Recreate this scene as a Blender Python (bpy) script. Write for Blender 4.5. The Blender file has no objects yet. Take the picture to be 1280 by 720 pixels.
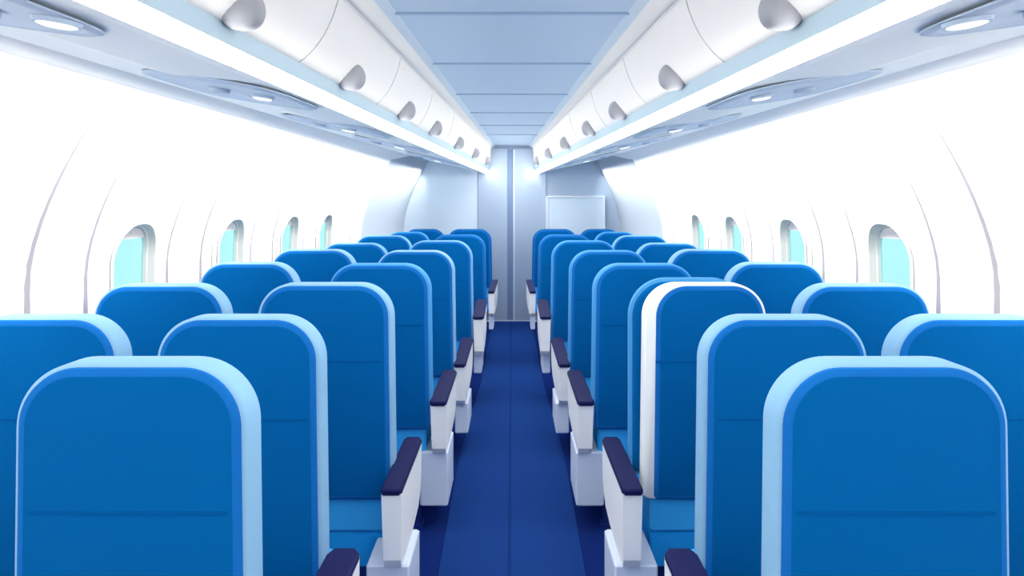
import bpy, bmesh, math
from mathutils import Vector

scene = bpy.context.scene
COL = scene.collection
EYE = 1.70            # camera height above the cabin floor below it
SLOPE = 0.0433        # the cabin sits slightly nose-up


def floor_z(d):
    return SLOPE * d


def P(x, d, y):
    """cabin coordinates: x across, d along the aisle, y above eye height"""
    return (x, d, EYE + y)


# ------------------------------------------------------------------ materials
def lin(h):
    h = h.lstrip('#')
    out = []
    for i in (0, 2, 4):
        c = int(h[i:i + 2], 16) / 255
        out.append(c / 12.92 if c <= 0.04045 else ((c + 0.055) / 1.055) ** 2.4)
    return out


def material(name, hexcol, rough=0.75, spec=0.12, grain=0.03, scale=60.0, gain=1.0):
    m = bpy.data.materials.new(name)
    m.use_nodes = True
    nt = m.node_tree
    b = nt.nodes['Principled BSDF']
    c = [min(0.93, v * gain) for v in lin(hexcol)]
    noise = nt.nodes.new('ShaderNodeTexNoise')
    noise.inputs['Scale'].default_value = scale
    noise.inputs['Detail'].default_value = 3
    tc = nt.nodes.new('ShaderNodeTexCoord')
    ramp = nt.nodes.new('ShaderNodeMixRGB')
    ramp.inputs['Color1'].default_value = [v * (1 - grain) for v in c] + [1]
    ramp.inputs['Color2'].default_value = [min(0.95, v * (1 + grain)) for v in c] + [1]
    nt.links.new(tc.outputs['Object'], noise.inputs['Vector'])
    nt.links.new(noise.outputs['Fac'], ramp.inputs['Fac'])
    nt.links.new(ramp.outputs['Color'], b.inputs['Base Color'])
    b.inputs['Roughness'].default_value = rough
    b.inputs['Specular IOR Level'].default_value = spec
    return m


def emitter(name, rgb, strength):
    m = bpy.data.materials.new(name)
    m.use_nodes = True
    nt = m.node_tree
    for n in list(nt.nodes):
        nt.nodes.remove(n)
    e = nt.nodes.new('ShaderNodeEmission')
    e.inputs['Color'].default_value = (*rgb, 1)
    e.inputs['Strength'].default_value = strength
    o = nt.nodes.new('ShaderNodeOutputMaterial')
    nt.links.new(e.outputs[0], o.inputs[0])
    return m


def tinted_glass(name, rgb):
    m = bpy.data.materials.new(name)
    m.use_nodes = True
    nt = m.node_tree
    for n in list(nt.nodes):
        nt.nodes.remove(n)
    t = nt.nodes.new('ShaderNodeBsdfTransparent')
    t.inputs['Color'].default_value = (*rgb, 1)
    g = nt.nodes.new('ShaderNodeBsdfGlossy')
    g.inputs['Roughness'].default_value = 0.1
    mix = nt.nodes.new('ShaderNodeMixShader')
    mix.inputs['Fac'].default_value = 0.04
    o = nt.nodes.new('ShaderNodeOutputMaterial')
    nt.links.new(t.outputs[0], mix.inputs[1])
    nt.links.new(g.outputs[0], mix.inputs[2])
    nt.links.new(mix.outputs[0], o.inputs[0])
    return m


M = {
    'panel': material('seat_blue', '#015c9c', spec=0.03, grain=0.02),
    'rim': material('seat_rim_blue', '#1768b4', spec=0.03, grain=0.02),
    'seam': material('seat_seam_blue', '#015493', spec=0.03, grain=0.01),
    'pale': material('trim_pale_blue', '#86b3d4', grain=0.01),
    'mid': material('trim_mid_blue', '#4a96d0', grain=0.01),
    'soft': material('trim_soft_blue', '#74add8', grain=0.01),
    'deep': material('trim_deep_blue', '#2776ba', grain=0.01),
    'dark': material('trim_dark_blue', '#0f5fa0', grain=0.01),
    'whitetrim': material('trim_white', '#f4fdff', grain=0.01),
    'cushion': material('cushion_blue', '#38b0ff', grain=0.02),
    'base': material('seat_base_blue', '#20a8f8', grain=0.02),
    'navy': material('navy_metal', '#16307a', grain=0.02),
    'cap': material('armrest_navy', '#12164a', rough=0.6, grain=0.02),
    'arm': material('armrest_white', '#f8f9fc', grain=0.01),
    'block': material('support_grey_blue', '#d8e2f4', grain=0.01),
    'runner': material('aisle_carpet', '#1d3e80', rough=0.95, spec=0.02, grain=0.05, scale=220),
    'carpet': material('side_carpet', '#162d70', rough=0.95, spec=0.02, grain=0.05, scale=220),
    'runnerseam': material('carpet_seam', '#183674', rough=0.95, spec=0.02, grain=0.02),
    'ceiling': material('ceiling_blue', '#a9bdd2', grain=0.008, scale=3),
    'ceilseam': material('ceiling_seam', '#90a6c2', grain=0.008),
    'wall': material('side_wall_white', '#f6f6f6', grain=0.003, scale=3),
    'groove': material('panel_joint_grey', '#96939a', grain=0.01),
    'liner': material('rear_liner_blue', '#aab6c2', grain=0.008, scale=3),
    'bin': material('bin_white', '#dedcda', grain=0.004, scale=3),
    'binbody': material('bin_gap_grey', '#c9c9cd', grain=0.004, scale=3),
    'latch': material('latch_grey', '#94969d', grain=0.01),
    'lip': material('bin_lip_blue', '#a9bdc9', grain=0.006, scale=3),
    'toplip': material('bin_top_lip_blue', '#bccbd6', grain=0.006, scale=3),
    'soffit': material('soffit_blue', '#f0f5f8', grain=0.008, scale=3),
    'rail': material('soffit_rail_grey', '#f8f8f8', grain=0.006, scale=3),
    'pod': material('service_panel_blue', '#c8d6e6', grain=0.01),
    'podring': material('service_panel_ring', '#bccbdd', grain=0.01),
    'bulk': material('bulkhead_blue', '#a8b8cc', grain=0.008, scale=3),
    'bulklight': material('bulkhead_light_blue', '#d6e4f0', grain=0.008, scale=3),
    'bulkseam': material('bulkhead_seam', '#7f93b2', grain=0.008),
    'bulkframe': material('bulkhead_frame', '#e6edf4', grain=0.006),
    'frame': material('window_frame_grey', '#d6d1cc', grain=0.008),
    'shade': material('window_shade_white', '#d2cfcd', grain=0.005),
    'strip': emitter('strip_light', (1.0, 0.965, 0.90), 21.0),
    'lamp': emitter('reading_lamp', (0.93, 0.99, 1.0), 1.6),
    'glass': tinted_glass('pane_glass', (0.50, 0.98, 1.0)),
}


# ------------------------------------------------------------------ mesh builder
class MB:
    def __init__(self):
        self.v, self.f, self.m = [], [], []

    def face(self, pts, mat=0):
        i = len(self.v)
        self.v.extend(pts)
        self.f.append(tuple(range(i, i + len(pts))))
        self.m.append(mat)

    def loft(self, rings, mat=0, cap0=True, cap1=True, closed=True, capmat=None, mats=None):
        n = len(rings[0])
        base = len(self.v)
        for r in rings:
            self.v.extend(r)
        for k in range(len(rings) - 1):
            for i in range(n if closed else n - 1):
                j = (i + 1) % n
                self.f.append((base + k * n + i, base + k * n + j, base + (k + 1) * n + j, base + (k + 1) * n + i))
                self.m.append(mats[k] if mats else mat)
        if cap0:
            self.f.append(tuple(base + i for i in range(n))[::-1])
            self.m.append(mat if capmat is None else capmat[0])
        if cap1:
            self.f.append(tuple(base + (len(rings) - 1) * n + i for i in range(n)))
            self.m.append(mat if capmat is None else capmat[1])

    def box(self, x0, x1, y0, y1, z0, z1, mat=0, b=0.0):
        """box with chamfered vertical section edges"""
        def ring(z, k):
            return [(x0 + k + b, y0 + k, z), (x1 - k - b, y0 + k, z), (x1 - k, y0 + k + b, z), (x1 - k, y1 - k - b, z),
                    (x1 - k - b, y1 - k, z), (x0 + k + b, y1 - k, z), (x0 + k, y1 - k - b, z), (x0 + k, y0 + k + b, z)]
        if b == 0:
            self.loft([[(x0, y0, z), (x1, y0, z), (x1, y1, z), (x0, y1, z)] for z in (z0, z1)], mat)
        else:
            self.loft([ring(z0, b), ring(z0 + b, 0), ring(z1 - b, 0), ring(z1, b)], mat)

    def build(self, name, mats, parent=None, smooth=None, weld=True, recalc=True):
        off = parent_world(parent)
        me = bpy.data.meshes.new(name)
        me.from_pydata([tuple(Vector(p) - off) for p in self.v], [], self.f)
        for m in (mats if isinstance(mats, list) else [mats]):
            me.materials.append(M[m])
        for p, k in zip(me.polygons, self.m):
            p.material_index = k
        bm = bmesh.new()
        bm.from_mesh(me)
        if weld:
            bmesh.ops.remove_doubles(bm, verts=bm.verts, dist=1e-5)
        if recalc:
            bmesh.ops.recalc_face_normals(bm, faces=bm.faces)
        bm.to_mesh(me)
        bm.free()
        if smooth is not None:
            for p in me.polygons:
                p.use_smooth = True
            me.set_sharp_from_angle(angle=math.radians(smooth))
        o = bpy.data.objects.new(name, me)
        COL.objects.link(o)
        if parent:
            o.parent = parent
        return o


def parent_world(o):
    v = Vector((0, 0, 0))
    while o:
        v = v + o.location
        o = o.parent
    return v


def thing(name, label, cat, loc, group=None):
    o = bpy.data.objects.new(name, None)
    o.empty_display_size = 0.1
    o.location = loc
    COL.objects.link(o)
    return tag(o, label, cat, group)


def tag(o, label, cat, group=None):
    o['label'] = label
    o['category'] = cat
    if group:
        o['group'] = group
    return o


def struct(o, label=None, cat=None):
    o['kind'] = 'structure'
    if label:
        o['label'] = label
    if cat:
        o['category'] = cat
    return o


# ------------------------------------------------------------------ the cabin shell
D_NEAR, D_WALL, D_END = -0.9, 7.6, 9.0
TEND = D_END


def g(y):
    if y > -0.26:
        return 1 - 0.20 * ((y + 0.26) / 0.69) ** 1.6
    if y < -0.8:
        return 1 - 0.03 * ((-0.8 - y) / 0.9) ** 2
    return 1.0


def wall_x(d, y):
    return (1.69 - 0.034 * d) * g(y)


WIN = [3.32, 4.36, 5.38, 6.28]
WIN_EXTRA = [2.29, 1.26]
WY0, WY1 = -0.60, -0.08          # window opening
PY0, PY1 = -0.70, 0.02           # patch


def win_half(d):
    return 0.18


def opening(d, n=40, k=1.0):
    """rounded oblong in (d, y) around a window centre"""
    hw, hh = 0.168 * k, (WY1 - WY0) / 2 * 1.0 - 0.168 * (1 - k)
    cy = (WY0 + WY1) / 2
    r = 0.145 * k
    pts = []
    q = n // 4
    for (cx_, cy_, a0) in ((hw - r, hh - r, 0), (-hw + r, hh - r, 90), (-hw + r, -hh + r, 180), (hw - r, -hh + r, 270)):
        for i in range(q):
            a = math.radians(a0 + 90 * i / (q - 1))
            pts.append((d + cx_ + r * math.cos(a), cy + cy_ + r * math.sin(a)))
    return pts


def side_wall(s, name):
    mb = MB()
    wins = sorted(WIN + WIN_EXTRA)
    ph = 0.24
    dl = [D_NEAR]
    for w in wins:
        dl += [w - ph, w + ph]
    dl.append(D_WALL)
    ys = [-1.74, -1.5, -1.25, -1.0, -0.85, PY0, PY1] + [0.02 + i * 0.05 for i in range(1, 13)]

    def S(d, y):
        return P(s * wall_x(d, y), d, y)
    for i in range(len(dl) - 1):
        a, b = dl[i], dl[i + 1]
        is_win = i % 2 == 1
        for j in range(len(ys) - 1):
            if is_win and ys[j] == PY0:
                continue
            y0, y1 = ys[j], ys[j + 1]
            if ys[j] == PY0:
                st = [PY0 + (PY1 - PY0) * k / 10 for k in range(11)]
                for y0, y1 in zip(st, st[1:]):
                    mb.face([S(a, y0), S(b, y0), S(b, y1), S(a, y1)])
            else:
                mb.face([S(a, y0), S(b, y0), S(b, y1), S(a, y1)])
    for w in wins:
        inner = opening(w)
        cy = (WY0 + WY1) / 2
        outer = []
        for (d, y) in inner:
            # push out to the patch rectangle
            dx, dy = d - w, y - cy
            k = min(ph / abs(dx) if abs(dx) > 1e-6 else 9e9, ((PY1 - cy) if dy > 0 else (cy - PY0)) / abs(dy) if abs(dy) > 1e-6 else 9e9)
            outer.append((w + dx * k, cy + dy * k))
        n = len(inner)
        # force rectangle corners
        for (cx_, cyy) in ((w + ph, PY1), (w - ph, PY1), (w - ph, PY0), (w + ph, PY0)):
            kbest = min(range(n), key=lambda q: (outer[q][0] - cx_) ** 2 + (outer[q][1] - cyy) ** 2)
            outer[kbest] = (cx_, cyy)
        for i in range(n):
            j = (i + 1) % n
            mb.face([S(*inner[i]), S(*inner[j]), S(*outer[j]), S(*outer[i])])
    o = mb.build(name, 'wall', smooth=50)
    return struct(o)


struct_n = {'trim': 0, 'window': 0, 'door': 0}


def nname(kind):
    struct_n[kind] += 1
    return f'{kind}_{struct_n[kind]}'


side_word = {-1: 'left', 1: 'right'}
for s in (-1, 1):
    side_wall(s, 'wall_' + side_word[s])

    # windows: deep reveal, pane, half drawn shade
    for wi, w in enumerate(WIN):
        def Wp(d, y, out):
            return P(s * (wall_x(d, y) + out), d, y)
        mb = MB()
        l0 = [Wp(d, y, -0.006) for d, y in opening(w, k=1.07)]
        l1 = [Wp(d, y, -0.012) for d, y in opening(w, k=1.0)]
        l2 = [Wp(d, y, 0.016) for d, y in opening(w, k=0.96)]
        l3 = [Wp(d, y, 0.019) for d, y in opening(w, k=0.92)]
        l4 = [Wp(d, y, 0.038) for d, y in opening(w, k=0.90)]
        mb.loft([l0, l1, l2, l3, l4], cap0=False, cap1=False)
        wn = mb.build(nname('window'), 'frame', smooth=40)
        struct(wn, f'oval cabin window in the {side_word[s]} wall, ' + ['nearest', 'second nearest', 'third nearest', 'farthest visible'][wi] + ' to the camera')
        mb = MB()
        mb.face([Wp(d, y, 0.035) for d, y in opening(w, k=0.91)])
        mb.build('pane', 'glass', wn)
        mb = MB()
        ring = [(d, y) for d, y in opening(w, k=0.905)]
        top = max(y for d, y in ring)
        cut = top - 0.045
        up = [(d, max(y, cut)) for d, y in ring]
        mb.loft([[Wp(d, y, 0.025) for d, y in up], [Wp(d, y, 0.030) for d, y in up]])
        mb.build('window_shade', 'shade', wn)

    # tapered joints between wall panels
    for d, yt, wd in ((2.64, 0.306, .030), (2.98, 0.10, .028), (3.63, 0.03, .024), (3.99, 0.11, .026), (4.68, 0.0, .022), (5.06, 0.09, .024),
                      (5.71, -0.02, .020), (6.04, 0.06, .022), (7.15, 0.06, .022)):
        mb = MB()
        rings = []
        for k in range(15):
            y = -0.75 + (yt + 0.75) * k / 14
            h = 1.4 * wd * (1 - 0.9 * max(0, (k - 5) / 9)) / 2
            rings.append([P(s * (wall_x(d - h, y) + .002), d - h, y), P(s * (wall_x(d - h * .6, y) - 0.003), d - h * .6, y),
                          P(s * (wall_x(d + h * .6, y) - 0.003), d + h * .6, y), P(s * (wall_x(d + h, y) + .002), d + h, y)])
        mb.loft(rings)
        struct(mb.build(nname('trim'), 'groove', smooth=40))

    # pale liner curving in to the bulkhead
    mb = MB()
    rows = []
    for k in range(9):
        t = k / 8
        d = D_WALL + (D_END - D_WALL) * t
        x0 = (1.69 - 0.034 * D_WALL) * (1 - t) + 1.215 * t
        rows.append([P(s * x0 * g(y), d, y) for y in [-1.74, -1.3, -0.9, -0.6, -0.3] + [-0.26 + i * 0.06 for i in range(16)]])
    mb.loft(rows, closed=False, cap0=False, cap1=False)
    struct(mb.build('wall_rear_' + side_word[s], 'liner', smooth=50))


# edge lines of the bins (x, y) as functions of distance
def E1(d): return (1.376 - 0.031 * d, 0.382 + 0.0067 * d)
def E2(d): return (1.343 - 0.0382 * d, 0.396 + 0.0128 * d)
def E3(d): return (0.79 - 0.06 * d, 0.342)
def E4(d): return (0.79 - 0.06 * d, 0.381)
def E5(d): return (0.79 - 0.06 * d, 0.428 + 0.0010 * d)
def E6(d): return (0.630 - 0.044 * d, 0.630)
def E7(d): return (0.5248 - 0.0343 * d, 0.648)
def E8(d): return (0.4925 - 0.0337 * d, 0.667)


def door_curve(d, n=10, inset=0.0):
    (x0, y0), (x2, y2) = E5(d), E6(d)
    x1, y1 = x0 - 0.72 * (x0 - x2), y0 + 0.30 * (y2 - y0)
    out = []
    for i in range(n + 1):
        t = i / n
        x = (1 - t) ** 2 * x0 + 2 * t * (1 - t) * x1 + t * t * x2
        y = (1 - t) ** 2 * y0 + 2 * t * (1 - t) * y1 + t * t * y2
        out.append((x + inset * 0.85, y + inset * 0.4))
    return out


def strip_mesh(name, mat, s, prof, d0=D_NEAR, d1=D_END, steps=1):
    mb = MB()
    mb.loft([[P(s * x, d, y) for x, y in prof(d)] for d in [d0 + (d1 - d0) * k / steps for k in range(steps + 1)]])
    return mb.build(name, mat)


GAPS = [1.40, 2.42, 3.44, 4.42, 5.46, 6.67, 7.87, 8.98]
LATCH = [1.93, 2.93, 3.96, 4.88, 6.04, 7.25, 8.5]
ORD = ['nearest to the camera', 'second from the camera', 'third from the camera', 'fourth from the camera', 'fifth from the camera',
       'sixth from the camera', 'seventh from the camera', 'eighth from the camera']

for s in (-1, 1):
    sw = side_word[s]
    # lower lip, soffit, rail, top lip
    struct(strip_mesh(nname('trim'), 'lip', s, lambda d: [E4(d), E5(d), (E5(d)[0] + .03, E5(d)[1]), (E4(d)[0] + .03, E4(d)[1])]))
    ls = strip_mesh('light_strip', 'strip', s, lambda d: [(E3(d)[0] + .002, E3(d)[1] + .001), (E4(d)[0] + .002, E4(d)[1]), (E4(d)[0] + .025, E4(d)[1]), (E3(d)[0] + .025, E3(d)[1] + .001)])
    tag(ls, f'long glowing white light strip along the bottom edge of the {sw} overhead bins', 'light', 'cabin light strips')
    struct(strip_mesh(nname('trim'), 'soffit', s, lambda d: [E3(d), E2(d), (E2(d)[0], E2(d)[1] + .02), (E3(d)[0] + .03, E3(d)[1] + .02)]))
    struct(strip_mesh(nname('trim'), 'rail', s, lambda d: [E2(d), E1(d), (E1(d)[0] + .06, E1(d)[1] + .02), (E2(d)[0] + .03, E2(d)[1] + .05)], d1=D_END - .02))
    struct(strip_mesh(nname('trim'), 'bin', s, lambda d: [E6(d), E7(d), (E7(d)[0] + .04, E7(d)[1] + .03), (E6(d)[0] + .05, E6(d)[1] + .03)]))
    struct(strip_mesh(nname('trim'), 'toplip', s, lambda d: [E7(d), E8(d), (E8(d)[0] + .03, E8(d)[1] + .03), (E7(d)[0] + .03, E7(d)[1] + .03)]))
    # overhead bins
    for k in range(7):
        d0, d1 = GAPS[k], GAPS[k + 1]
        dm = (d0 + d1) / 2
        root = thing('overhead_bin', f'white overhead bin with grey latch, {ORD[k]} on the {sw}', 'overhead bin',
                     P(s * (E5(dm)[0] + .2), dm, E5(dm)[1]), f'overhead bins on the {sw}')
        mb = MB()

        def body(d):
            c = door_curve(d, inset=0.014)
            return [P(s * x, d, y) for x, y in c] + [P(s * (E2(d)[0] - .12), d, .62), P(s * (E2(d)[0] - .10), d, E2(d)[1] + .03), P(s * (E3(d)[0] + .10), d, E5(d)[1])]
        mb.loft([body(d0 + .001), body(d1 - .001)])
        mb.build('bin_body', 'binbody', root, smooth=30)
        mb = MB()

        def doorring(d):
            a, b = door_curve(d), door_curve(d, inset=0.013)
            rk = [d] * 11
            return [P(s * x, q, y) for (x, y), q in zip(a, rk)] + [P(s * x, q, y) for (x, y), q in zip(reversed(b), reversed(rk))]
        gp = 0.006
        mb.loft([doorring(d0 + gp), doorring(d1 - gp)])
        dr = mb.build('bin_door', 'bin', root, smooth=35)
        # latch: rounded paddle standing off the door's lower edge
        mb = MB()
        dl = LATCH[k]
        dl -= .04
        cx_, cy_ = door_curve(dl)[2]
        rings = []
        for i in range(1, 12):
            th = math.pi * i / 12
            r = math.sin(th) ** 0.7
            zz = math.cos(th)
            rings.append([(s * (cx_ - 0.004) + 0.052 * r * math.copysign(abs(math.cos(a)) ** .8, math.cos(a)), dl + 0.054 * r * math.copysign(abs(math.sin(a)) ** .8, math.sin(a)),
                           EYE + cy_ + 0.004 + 0.048 * zz) for a in [2 * math.pi * q / 20 for q in range(20)]])
        mb.loft(rings)
        mb.build('latch', 'latch', dr, smooth=60)

# ceiling between the bins with transverse joints
mb = MB()
ds = [D_NEAR, D_END]
mb.loft([[P(-E8(d)[0] - .06, d, .667), P(E8(d)[0] + .06, d, .667), P(E8(d)[0] + .06, d, .70), P(-E8(d)[0] - .06, d, .70)] for d in ds])
struct(mb.build('ceiling', 'ceiling'))
for d in (1.8, 2.78, 3.77, 4.82, 5.78, 6.7, 7.6):
    mb = MB()
    w = E8(d)[0] + .02
    mb.box(-w, w, d - .013, d + .013, EYE + .662, EYE + .668)
    struct(mb.build(nname('trim'), 'ceilseam'))


# passenger service panels under the bins
def soffit_pt(s, d, u, down=0.0):
    (x0, y0), (x1, y1) = E3(d), E2(d)
    return P(s * (x0 + (x1 - x0) * u), d, y0 + (y1 - y0) * u - down)


def spow(v, e=0.62):
    return math.copysign(abs(v) ** e, v)


PODS = [(1.52, .58, .26, .31, 1.567, .333, .036), (2.76, .53, .36, .37, 2.705, .353, .030), (4.12, .54, .40, .36, 4.05, .44, .032),
        (5.45, .52, .46, .33, 5.30, .41, .032), (7.2, .50, .55, .30, 7.2, .44, .030)]
for s in (-1, 1):
    sw = side_word[s]
    for k, (dc, uc, dh, uh, dlamp, ulamp, rl) in enumerate(PODS):
        root = thing('service_panel', f'oval service panel under the {sw} bins, {ORD[k]}', 'service panel',
                     soffit_pt(s, dc, uc, 0.0), f'service panels on the {sw}')
        mb = MB()
        rings = []
        for kk, dn in ((1.0, -.003), (1.0, .001), (.95, .005), (.88, .006), (.86, .004)):
            rings.append([soffit_pt(s, dc + dh * kk * spow(math.cos(a)), uc + uh * kk * spow(math.sin(a)), dn) for a in [2 * math.pi * q / 40 for q in range(40)]])
        mb.loft(rings, mats=[1, 1, 1, 1], capmat=(1, 0))
        mb.build('panel_body', ['pod', 'podring'], root, smooth=40)
        # bezel + lamp
        width = (E2(dlamp)[0] - E3(dlamp)[0])
        mb = MB()
        mb.loft([[soffit_pt(s, dlamp + rl * kk * math.cos(a), ulamp + rl * kk / width * math.sin(a), dn) for a in [2 * math.pi * q / 24 for q in range(24)]]
                 for kk, dn in ((1.25, .005), (1.2, .014), (1.0, .014))])
        lt = mb.build('reading_light', 'podring', root, smooth=40)
        mb = MB()
        mb.loft([[soffit_pt(s, dlamp + rl * kk * math.cos(a), ulamp + rl * kk / width * math.sin(a), dn) for a in [2 * math.pi * q / 24 for q in range(24)]]
                 for kk, dn in ((1.0, .012), (1.0, .016), (.7, .019))])
        mb.build('lamp_lens', 'lamp', lt, smooth=40)
        # air vent next to the lamp
        uv = ulamp + 0.22
        mb = MB()
        mb.loft([[soffit_pt(s, dlamp - .03 + .035 * kk * math.cos(a), uv + .035 * kk / width * math.sin(a), dn) for a in [2 * math.pi * q / 20 for q in range(20)]]
                 for kk, dn in ((1.0, .005), (.95, .016), (.6, .018), (.5, .012))])
        mb.build('air_vent', 'podring', root, smooth=40)

# floor: dark side carpet and lighter aisle runner
mb = MB()
mb.loft([[(-1.75, d, floor_z(d)), (1.75, d, floor_z(d)), (1.75, d, floor_z(d) - .06), (-1.75, d, floor_z(d) - .06)] for d in (D_NEAR, D_END + .05)])
struct(mb.build('floor', 'carpet'))
mb = MB()
mb.loft([[(-h - .005, d, floor_z(d) - .004), (h + .005, d, floor_z(d) - .004), (h, d, floor_z(d) + .006), (-h, d, floor_z(d) + .006)] for d, h in ((D_NEAR, .31), (4.8, .31), (6.4, .25), (D_END - .001, .215))])
rn = mb.build('aisle_runner', ['runner', 'runnerseam'])
tag(rn, 'navy blue carpet runner down the middle of the aisle floor', 'carpet')
mb = MB()
mb.loft([[(-.019, d, floor_z(d) + .004), (-.004, d, floor_z(d) + .004), (-.004, d, floor_z(d) + .0075), (-.019, d, floor_z(d) + .0075)] for d in (D_NEAR, D_END - .001)])
mb.build('carpet_seam', 'runnerseam', rn)

# bulkhead at the end of the cabin
mb = MB()
zt = EYE + .70
fz = floor_z(D_END) - .05
mb.box(-1.55, 1.55, D_END, D_END + .06, fz, zt)
struct(mb.build('wall_back', 'bulk'))
mb = MB()
mb.box(-1.25, -.39, D_END - .012, D_END + .01, fz, EYE + .5)
struct(mb.build(nname('trim'), 'bulklight'))
mb = MB()
for x0, x1 in ((-.385, -.052), (.012, .385)):
    mb.box(x0, x1, D_END - .02, D_END + .01, floor_z(D_END) + .012, EYE + .640, b=.006)
do = mb.build(nname('door'), 'bulk')
struct(do, 'pale blue double door at the far end of the aisle')
mb = MB()
mb.box(-.054, .010, D_END - .006, D_END + .01, floor_z(D_END), EYE + .62)
mb.build('door_gap', 'bulkseam', do)
mb = MB()
mb.box(.014, .030, D_END - .024, D_END - .015, floor_z(D_END) + .012, EYE + .62, b=.002)
mb.build('door_edge', 'bulklight', do)
mb = MB()
mb.box(-.40, .40, D_END - .03, D_END, floor_z(D_END) - .002, floor_z(D_END) + .014)
struct(mb.build('baseboard_back', 'bulkframe'))
root = thing('galley_cabinet', 'pale blue framed cabinet door on the end bulkhead right of the aisle', 'cabinet', (.71, D_END, floor_z(D_END)))
mb = MB()
mb.box(.387, 1.035, D_END - .05, D_END - .001, floor_z(D_END) + .01, EYE + .092)
mb.build('cabinet_body', 'bulklight', root)
mb = MB()
z0, z1 = floor_z(D_END) + .01, EYE + .10
for (a, b, c, d) in ((.382, .402, z0, z1), (1.02, 1.04, z0, z1), (.402, 1.02, z1 - .02, z1), (.402, 1.02, z0, z0 + .02)):
    mb.box(a, b, D_END - .062, D_END - .001, c, d, b=.003)
mb.build('cabinet_frame', 'bulkframe', root)
mb = MB()
mb.box(.43, .438, D_END - .056, D_END - .049, z0 + .03, z1 - .03)
mb.build('door_trim', 'bulkframe', root)


# ------------------------------------------------------------------ seats
def rrect(x0, x1, z0, z1, rt, rb, flare, k, d):
    """rounded rectangle ring in the plane at distance d, inset by k; flare widens the bottom"""
    x0, x1, z0, z1 = x0 + k, x1 - k, z0 + k, z1 - k
    rt, rb = max(rt - k, .004), max(rb - k, .004)
    pts = []
    n = 15
    for (cx_, cz_, r, a0) in ((x1 - rt, z1 - rt, rt, 0), (x0 + rt, z1 - rt, rt, 90), (x0 + rb, z0 + rb, rb, 180), (x1 - rb, z0 + rb, rb, 270)):
        for i in range(n):
            a = math.radians(a0 + 90 * i / (n - 1))
            pts.append([cx_ + r * math.cos(a), d, cz_ + r * math.sin(a)])
    xm = (x0 + x1) / 2
    for p in pts:
        t = min(1, max(0, (z1 - p[2]) / (z1 - z0)))
        p[0] += (p[0] - xm) / ((x1 - x0) / 2) * flare * t
    return [tuple(p) for p in pts]


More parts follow.
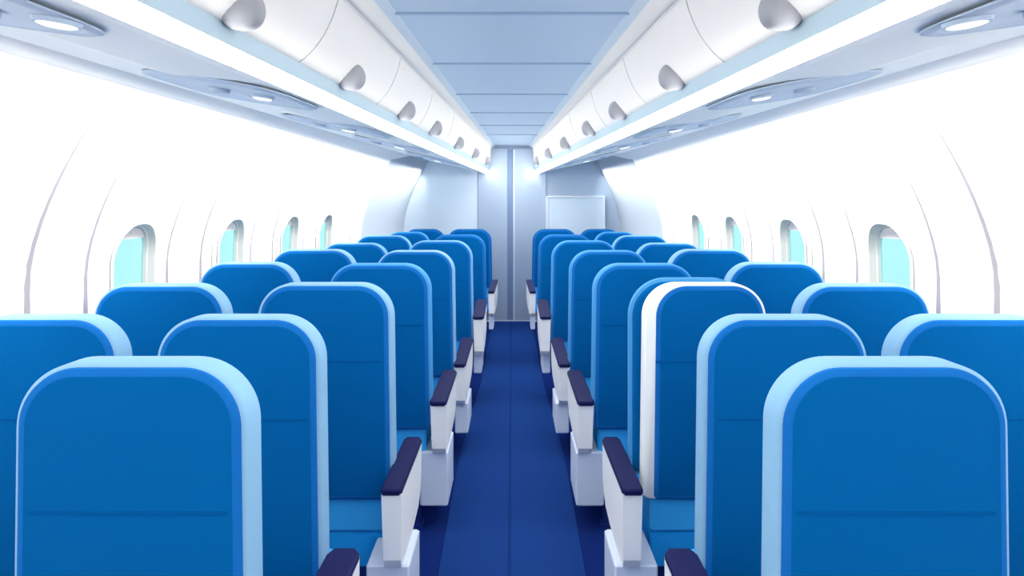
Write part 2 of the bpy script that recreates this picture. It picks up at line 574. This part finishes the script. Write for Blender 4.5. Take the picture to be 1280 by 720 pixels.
def make_seat(s, kind, label, group, d, xin, w, ytop, trim, arm=None, extra=False, cushion_len=0.40, pin=0.0):
    """s side; d distance of the rear face; xin inner edge; w width; ytop top below eye height"""
    xa, xb = sorted((s * xin, s * (xin + w)))
    fz = floor_z(d)
    ztop = EYE - ytop
    zb = fz + 0.485
    t = 0.09
    root = thing(kind, label, 'airline seat', ((xa + xb) / 2, d + 0.3, floor_z(d + .3)), group)
    fl = 0.010
    R = 0.125
    mb = MB()
    mb.loft([rrect(xa, xb, zb, ztop, R, .03, fl, k, d + y) for y, k in
             ((0.0, .010), (.004, .004), (.011, 0.0), (t - .010, 0.0), (t - .003, .003), (t, .010))])
    mb.build('backrest', trim, root, smooth=35)
    mb = MB()
    pa, pb = (xa + pin, xb) if s > 0 else (xa, xb - pin)
    z0p = zb - .010
    mb.loft([rrect(pa, pb, z0p, ztop + .005, R, .03, fl, k, d + y) for y, k in
             ((.003, .012), (-.006, .014), (-.010, .020), (-.012, .028))], mats=[1, 1, 1], capmat=(0, 0))
    zs = ztop - .285
    bp = mb.build('back_panel', ['panel', 'rim'], root, smooth=20)
    mb = MB()
    mb.box(xa + .035, xb - .035, d - .0135, d - .010, zs - .0035, zs + .0035)
    mb.build('panel_seam', 'seam', bp)
    # front cushion of the backrest, seat cushion, base
    mb = MB()
    mb.loft([rrect(xa, xb, zb + .02, ztop - .03, R, .05, fl, k, d + y) for y, k in ((t - .01, .03), (t + .03, .03), (t + .045, .05))])
    mb.build('back_cushion', 'panel', root, smooth=35)
    mb = MB()
    mb.box(xa + .02, xb - .02, d + .012, d + t + cushion_len, fz + .357, fz + .49, b=.012)
    mb.build('seat_cushion', 'cushion', root, smooth=25)
    mb = MB()
    mb.box(xa + .022, xb - .022, d + .02, d + t + cushion_len - .05, fz + .225, fz + .358, b=.008)
    mb.build('seat_base', 'base', root, smooth=25)
    for yy in (.08, .36):
        for xx in (xa + .07, xb - .07):
            mb = MB()
            zl = floor_z(d + yy)
            mb.loft([[(xx + a * q, d + yy + b * q * 1.2, z) for a, b in ((-1, -1), (1, -1), (1, 1), (-1, 1))] for z, q in
                     ((zl - .001, .03), (zl + .018, .03), (zl + .02, .018), (fz + .23, .022))])
            mb.build('leg', 'navy', root)
    if arm:
        dn, df, xn, xf, yn, yf, ybot, ped = arm
        (xno, xni), (xfo, xfi) = xn, xf

        def ap(u, v, y):   # u 0 near..1 far ; v 0 outer..1 inner
            o = xno + (xfo - xno) * u
            i = xni + (xfi - xni) * u
            return P(s * (o + (i - o) * v), dn + (df - dn) * u, y)

        def ytopf(u): return -(yn + (yf - yn) * u)
        prof = [(0, 0), (.35, 0), (.7, 0), (1, 0), (1.0, .50), (.97, .72), (.85, .92), (.62, 1.0), (.3, 1.02), (.03, 1.02), (0.0, .9), (-.0, .45)]
        H = ybot - yn
        mb = MB()

        def side(v, sh, inn):
            return [ap(u, v + sh * dd, ytopf(u) - .008 - max(0, H - .008) * dd) for u, dd in prof]
        mb.loft([side(0.04, .10, 0), side(0.96, -.02, 0)])
        body = mb.build('armrest', 'arm', root, smooth=15)
        mb = MB()
        capp = [(-.015, -.0), (1.015, -.0)]
        rings = []
        for y, k in ((-.010, 0.06), (-.006, 0), (.006, 0), (.012, .07)):
            ring = []
            kd = k * .12
            for u, v in ((-.015 + kd, .12), (-.015 + kd + .03, 0.0 + k), (.97 - kd, 0.0 + k), (1.015 - kd, .18), (1.015 - kd, .82), (.97 - kd, 1 - k), (-.015 + kd + .03, 1 - k), (-.015 + kd, .88)):
                ring.append(ap(u, v, ytopf(u) + y))
            rings.append(ring)
        mb.loft(rings)
        mb.build('armrest_cap', 'cap', body, smooth=25)
        if ped:
            po, pi, y0, y1, pd0, pd1 = ped
            x0, x1 = sorted((s * po, s * pi))
            mb = MB()
            mb.box(x0, x1, pd0, pd1, EYE - y1, EYE - y0, b=.006)
            mb.build('support_block', 'block', root, smooth=15)
    if extra:
        mb = MB()
        xo0, xo1 = sorted((s * (xin - .045), s * (xin + w - .03)))
        mb.loft([rrect(xo0, xo1, zb + .06, ztop + .012, R + .02, .03, 0.0, k, d + t + y) for y, k in ((.001, .02), (.012, .012), (.014, 0.0), (.05, 0), (.06, .012))], mats=[0, 1, 1, 1], capmat=(0, 0))
        mb.build('outer_shell', ['panel', 'mid'], root, smooth=25)
    return root


# aisle seats: d, inner edge, width, top
AISLE = [
    (1.55, .513, .452, .308), (2.25, .540, .461, .317), (2.95, .445, .493, .292), (3.75, .385, .474, .278),
    (4.70, .341, .458, .270), (5.70, .285, .462, .2565), (6.90, .231, .463, .2588), (8.30, .216, .456, .253)]
ARMS = {
    0: (1.50, 2.18, (.50, .412), (.50, .412), .95, .95, 1.25, (.50, .40, 1.255, 1.46, 1.56, 2.0)),
    2: (2.70, 3.30, (.444, .372), (.444, .37), .97, .97, 1.225, (.50, .352, 1.235, 1.45, 2.74, 3.05)),
    3: (3.70, 4.40, (.381, .303), (.384, .302), .92, .92, 1.15, (.43, .30, 1.158, 1.41, 3.74, 4.1)),
    4: (4.65, 5.35, (.340, .270), (.340, .258), .935, .90, 1.16, (.335, .258, 1.165, 1.344, 4.7, 5.1)),
    5: (5.65, 6.40, (.277, .198), (.288, .198), .80, .768, 1.06, (.276, .2185, 1.065, 1.213, 5.75, 6.1)),
    6: (6.85, 7.60, (.2055, .15), (.19, .133), .75, .722, .95, (.20, .160, .955, 1.076, 6.9, 7.2)),
}
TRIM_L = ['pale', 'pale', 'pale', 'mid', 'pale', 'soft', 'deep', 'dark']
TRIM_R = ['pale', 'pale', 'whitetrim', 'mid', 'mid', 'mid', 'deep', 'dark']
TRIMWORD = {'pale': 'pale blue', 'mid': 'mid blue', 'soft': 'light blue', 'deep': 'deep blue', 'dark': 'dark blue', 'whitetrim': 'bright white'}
# window seats
WINDOW = [
    (2.25, 1.107, .462, .317), (2.95, 1.057, .487, .295), (3.75, 1.009, .461, .272), (4.50, .882, .477, .252),
    (5.60, .868, .470, .269), (6.60, .830, .468, .254), (7.50, .772, .412, .255), (8.30, .700, .424, .253)]
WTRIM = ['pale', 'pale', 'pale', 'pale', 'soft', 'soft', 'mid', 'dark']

for s in (-1, 1):
    sw = side_word[s]
    for k, (d, xi, w, yt) in enumerate(AISLE):
        if s > 0 and k == 2:
            xi, w = .492, .446
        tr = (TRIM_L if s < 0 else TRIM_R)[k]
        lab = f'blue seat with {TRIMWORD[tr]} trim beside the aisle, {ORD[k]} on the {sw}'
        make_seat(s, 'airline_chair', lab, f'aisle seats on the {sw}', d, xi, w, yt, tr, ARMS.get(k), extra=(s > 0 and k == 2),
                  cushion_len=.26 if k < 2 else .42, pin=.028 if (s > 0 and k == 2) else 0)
    for k, (d, xi, w, yt) in enumerate(WINDOW):
        if s > 0 and k == 0:
            xi, w = 1.077, .495
        tr = WTRIM[k]
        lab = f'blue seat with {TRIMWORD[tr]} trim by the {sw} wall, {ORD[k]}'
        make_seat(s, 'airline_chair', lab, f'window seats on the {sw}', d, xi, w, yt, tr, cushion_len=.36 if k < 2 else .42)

# ------------------------------------------------------------------ light
world = bpy.data.worlds.new('World')
scene.world = world
world.use_nodes = True
bg = world.node_tree.nodes['Background']
bg.inputs['Color'].default_value = (0.96, 0.98, 1.0, 1)
bg.inputs['Strength'].default_value = 1.05

# unseen fill lights added to brighten the cabin: over the aisle, under the bins
def area(name, loc, rot, sx, sy, watts, color=(1, 1, 1)):
    l = bpy.data.lights.new(name, 'AREA')
    l.shape = 'RECTANGLE'
    l.size, l.size_y = sx, sy
    l.energy = watts
    l.color = color
    o = bpy.data.objects.new(name, l)
    o.location = loc
    o.rotation_euler = rot
    COL.objects.link(o)
    return o


WARM = (1.0, 0.965, 0.90)
area('ceiling_fill_light', (0, 4.0, EYE + .655), (0, 0, 0), .36, 9.6, 44, WARM)  # added overhead fill along the aisle, no fixture modelled
for s in (-1, 1):
    sl = area('side_fill_light', (s * 1.06, 4.1, EYE + .370), (0, s * math.radians(-50), s * math.radians(1.75)), .06, 9.6, 54, WARM)  # added fill to whiten the side walls, no fixture modelled
    sl.data.spread = math.radians(108)

# ------------------------------------------------------------------ camera
cam = bpy.data.cameras.new('Camera')
cam.sensor_width = 36
cam.lens = 36 * 1000 / 1280
cam.shift_y = -104 / 1280
cam.clip_start = 0.02
co = bpy.data.objects.new('Camera', cam)
co.location = (0, 0, EYE)
co.rotation_euler = (math.radians(90), 0, 0)
COL.objects.link(co)
scene.camera = co

scene.view_settings.view_transform = 'Standard'
scene.view_settings.look = 'None'
scene.view_settings.exposure = 0.0
scene.view_settings.gamma = 1.0
scene.view_settings.use_curve_mapping = False
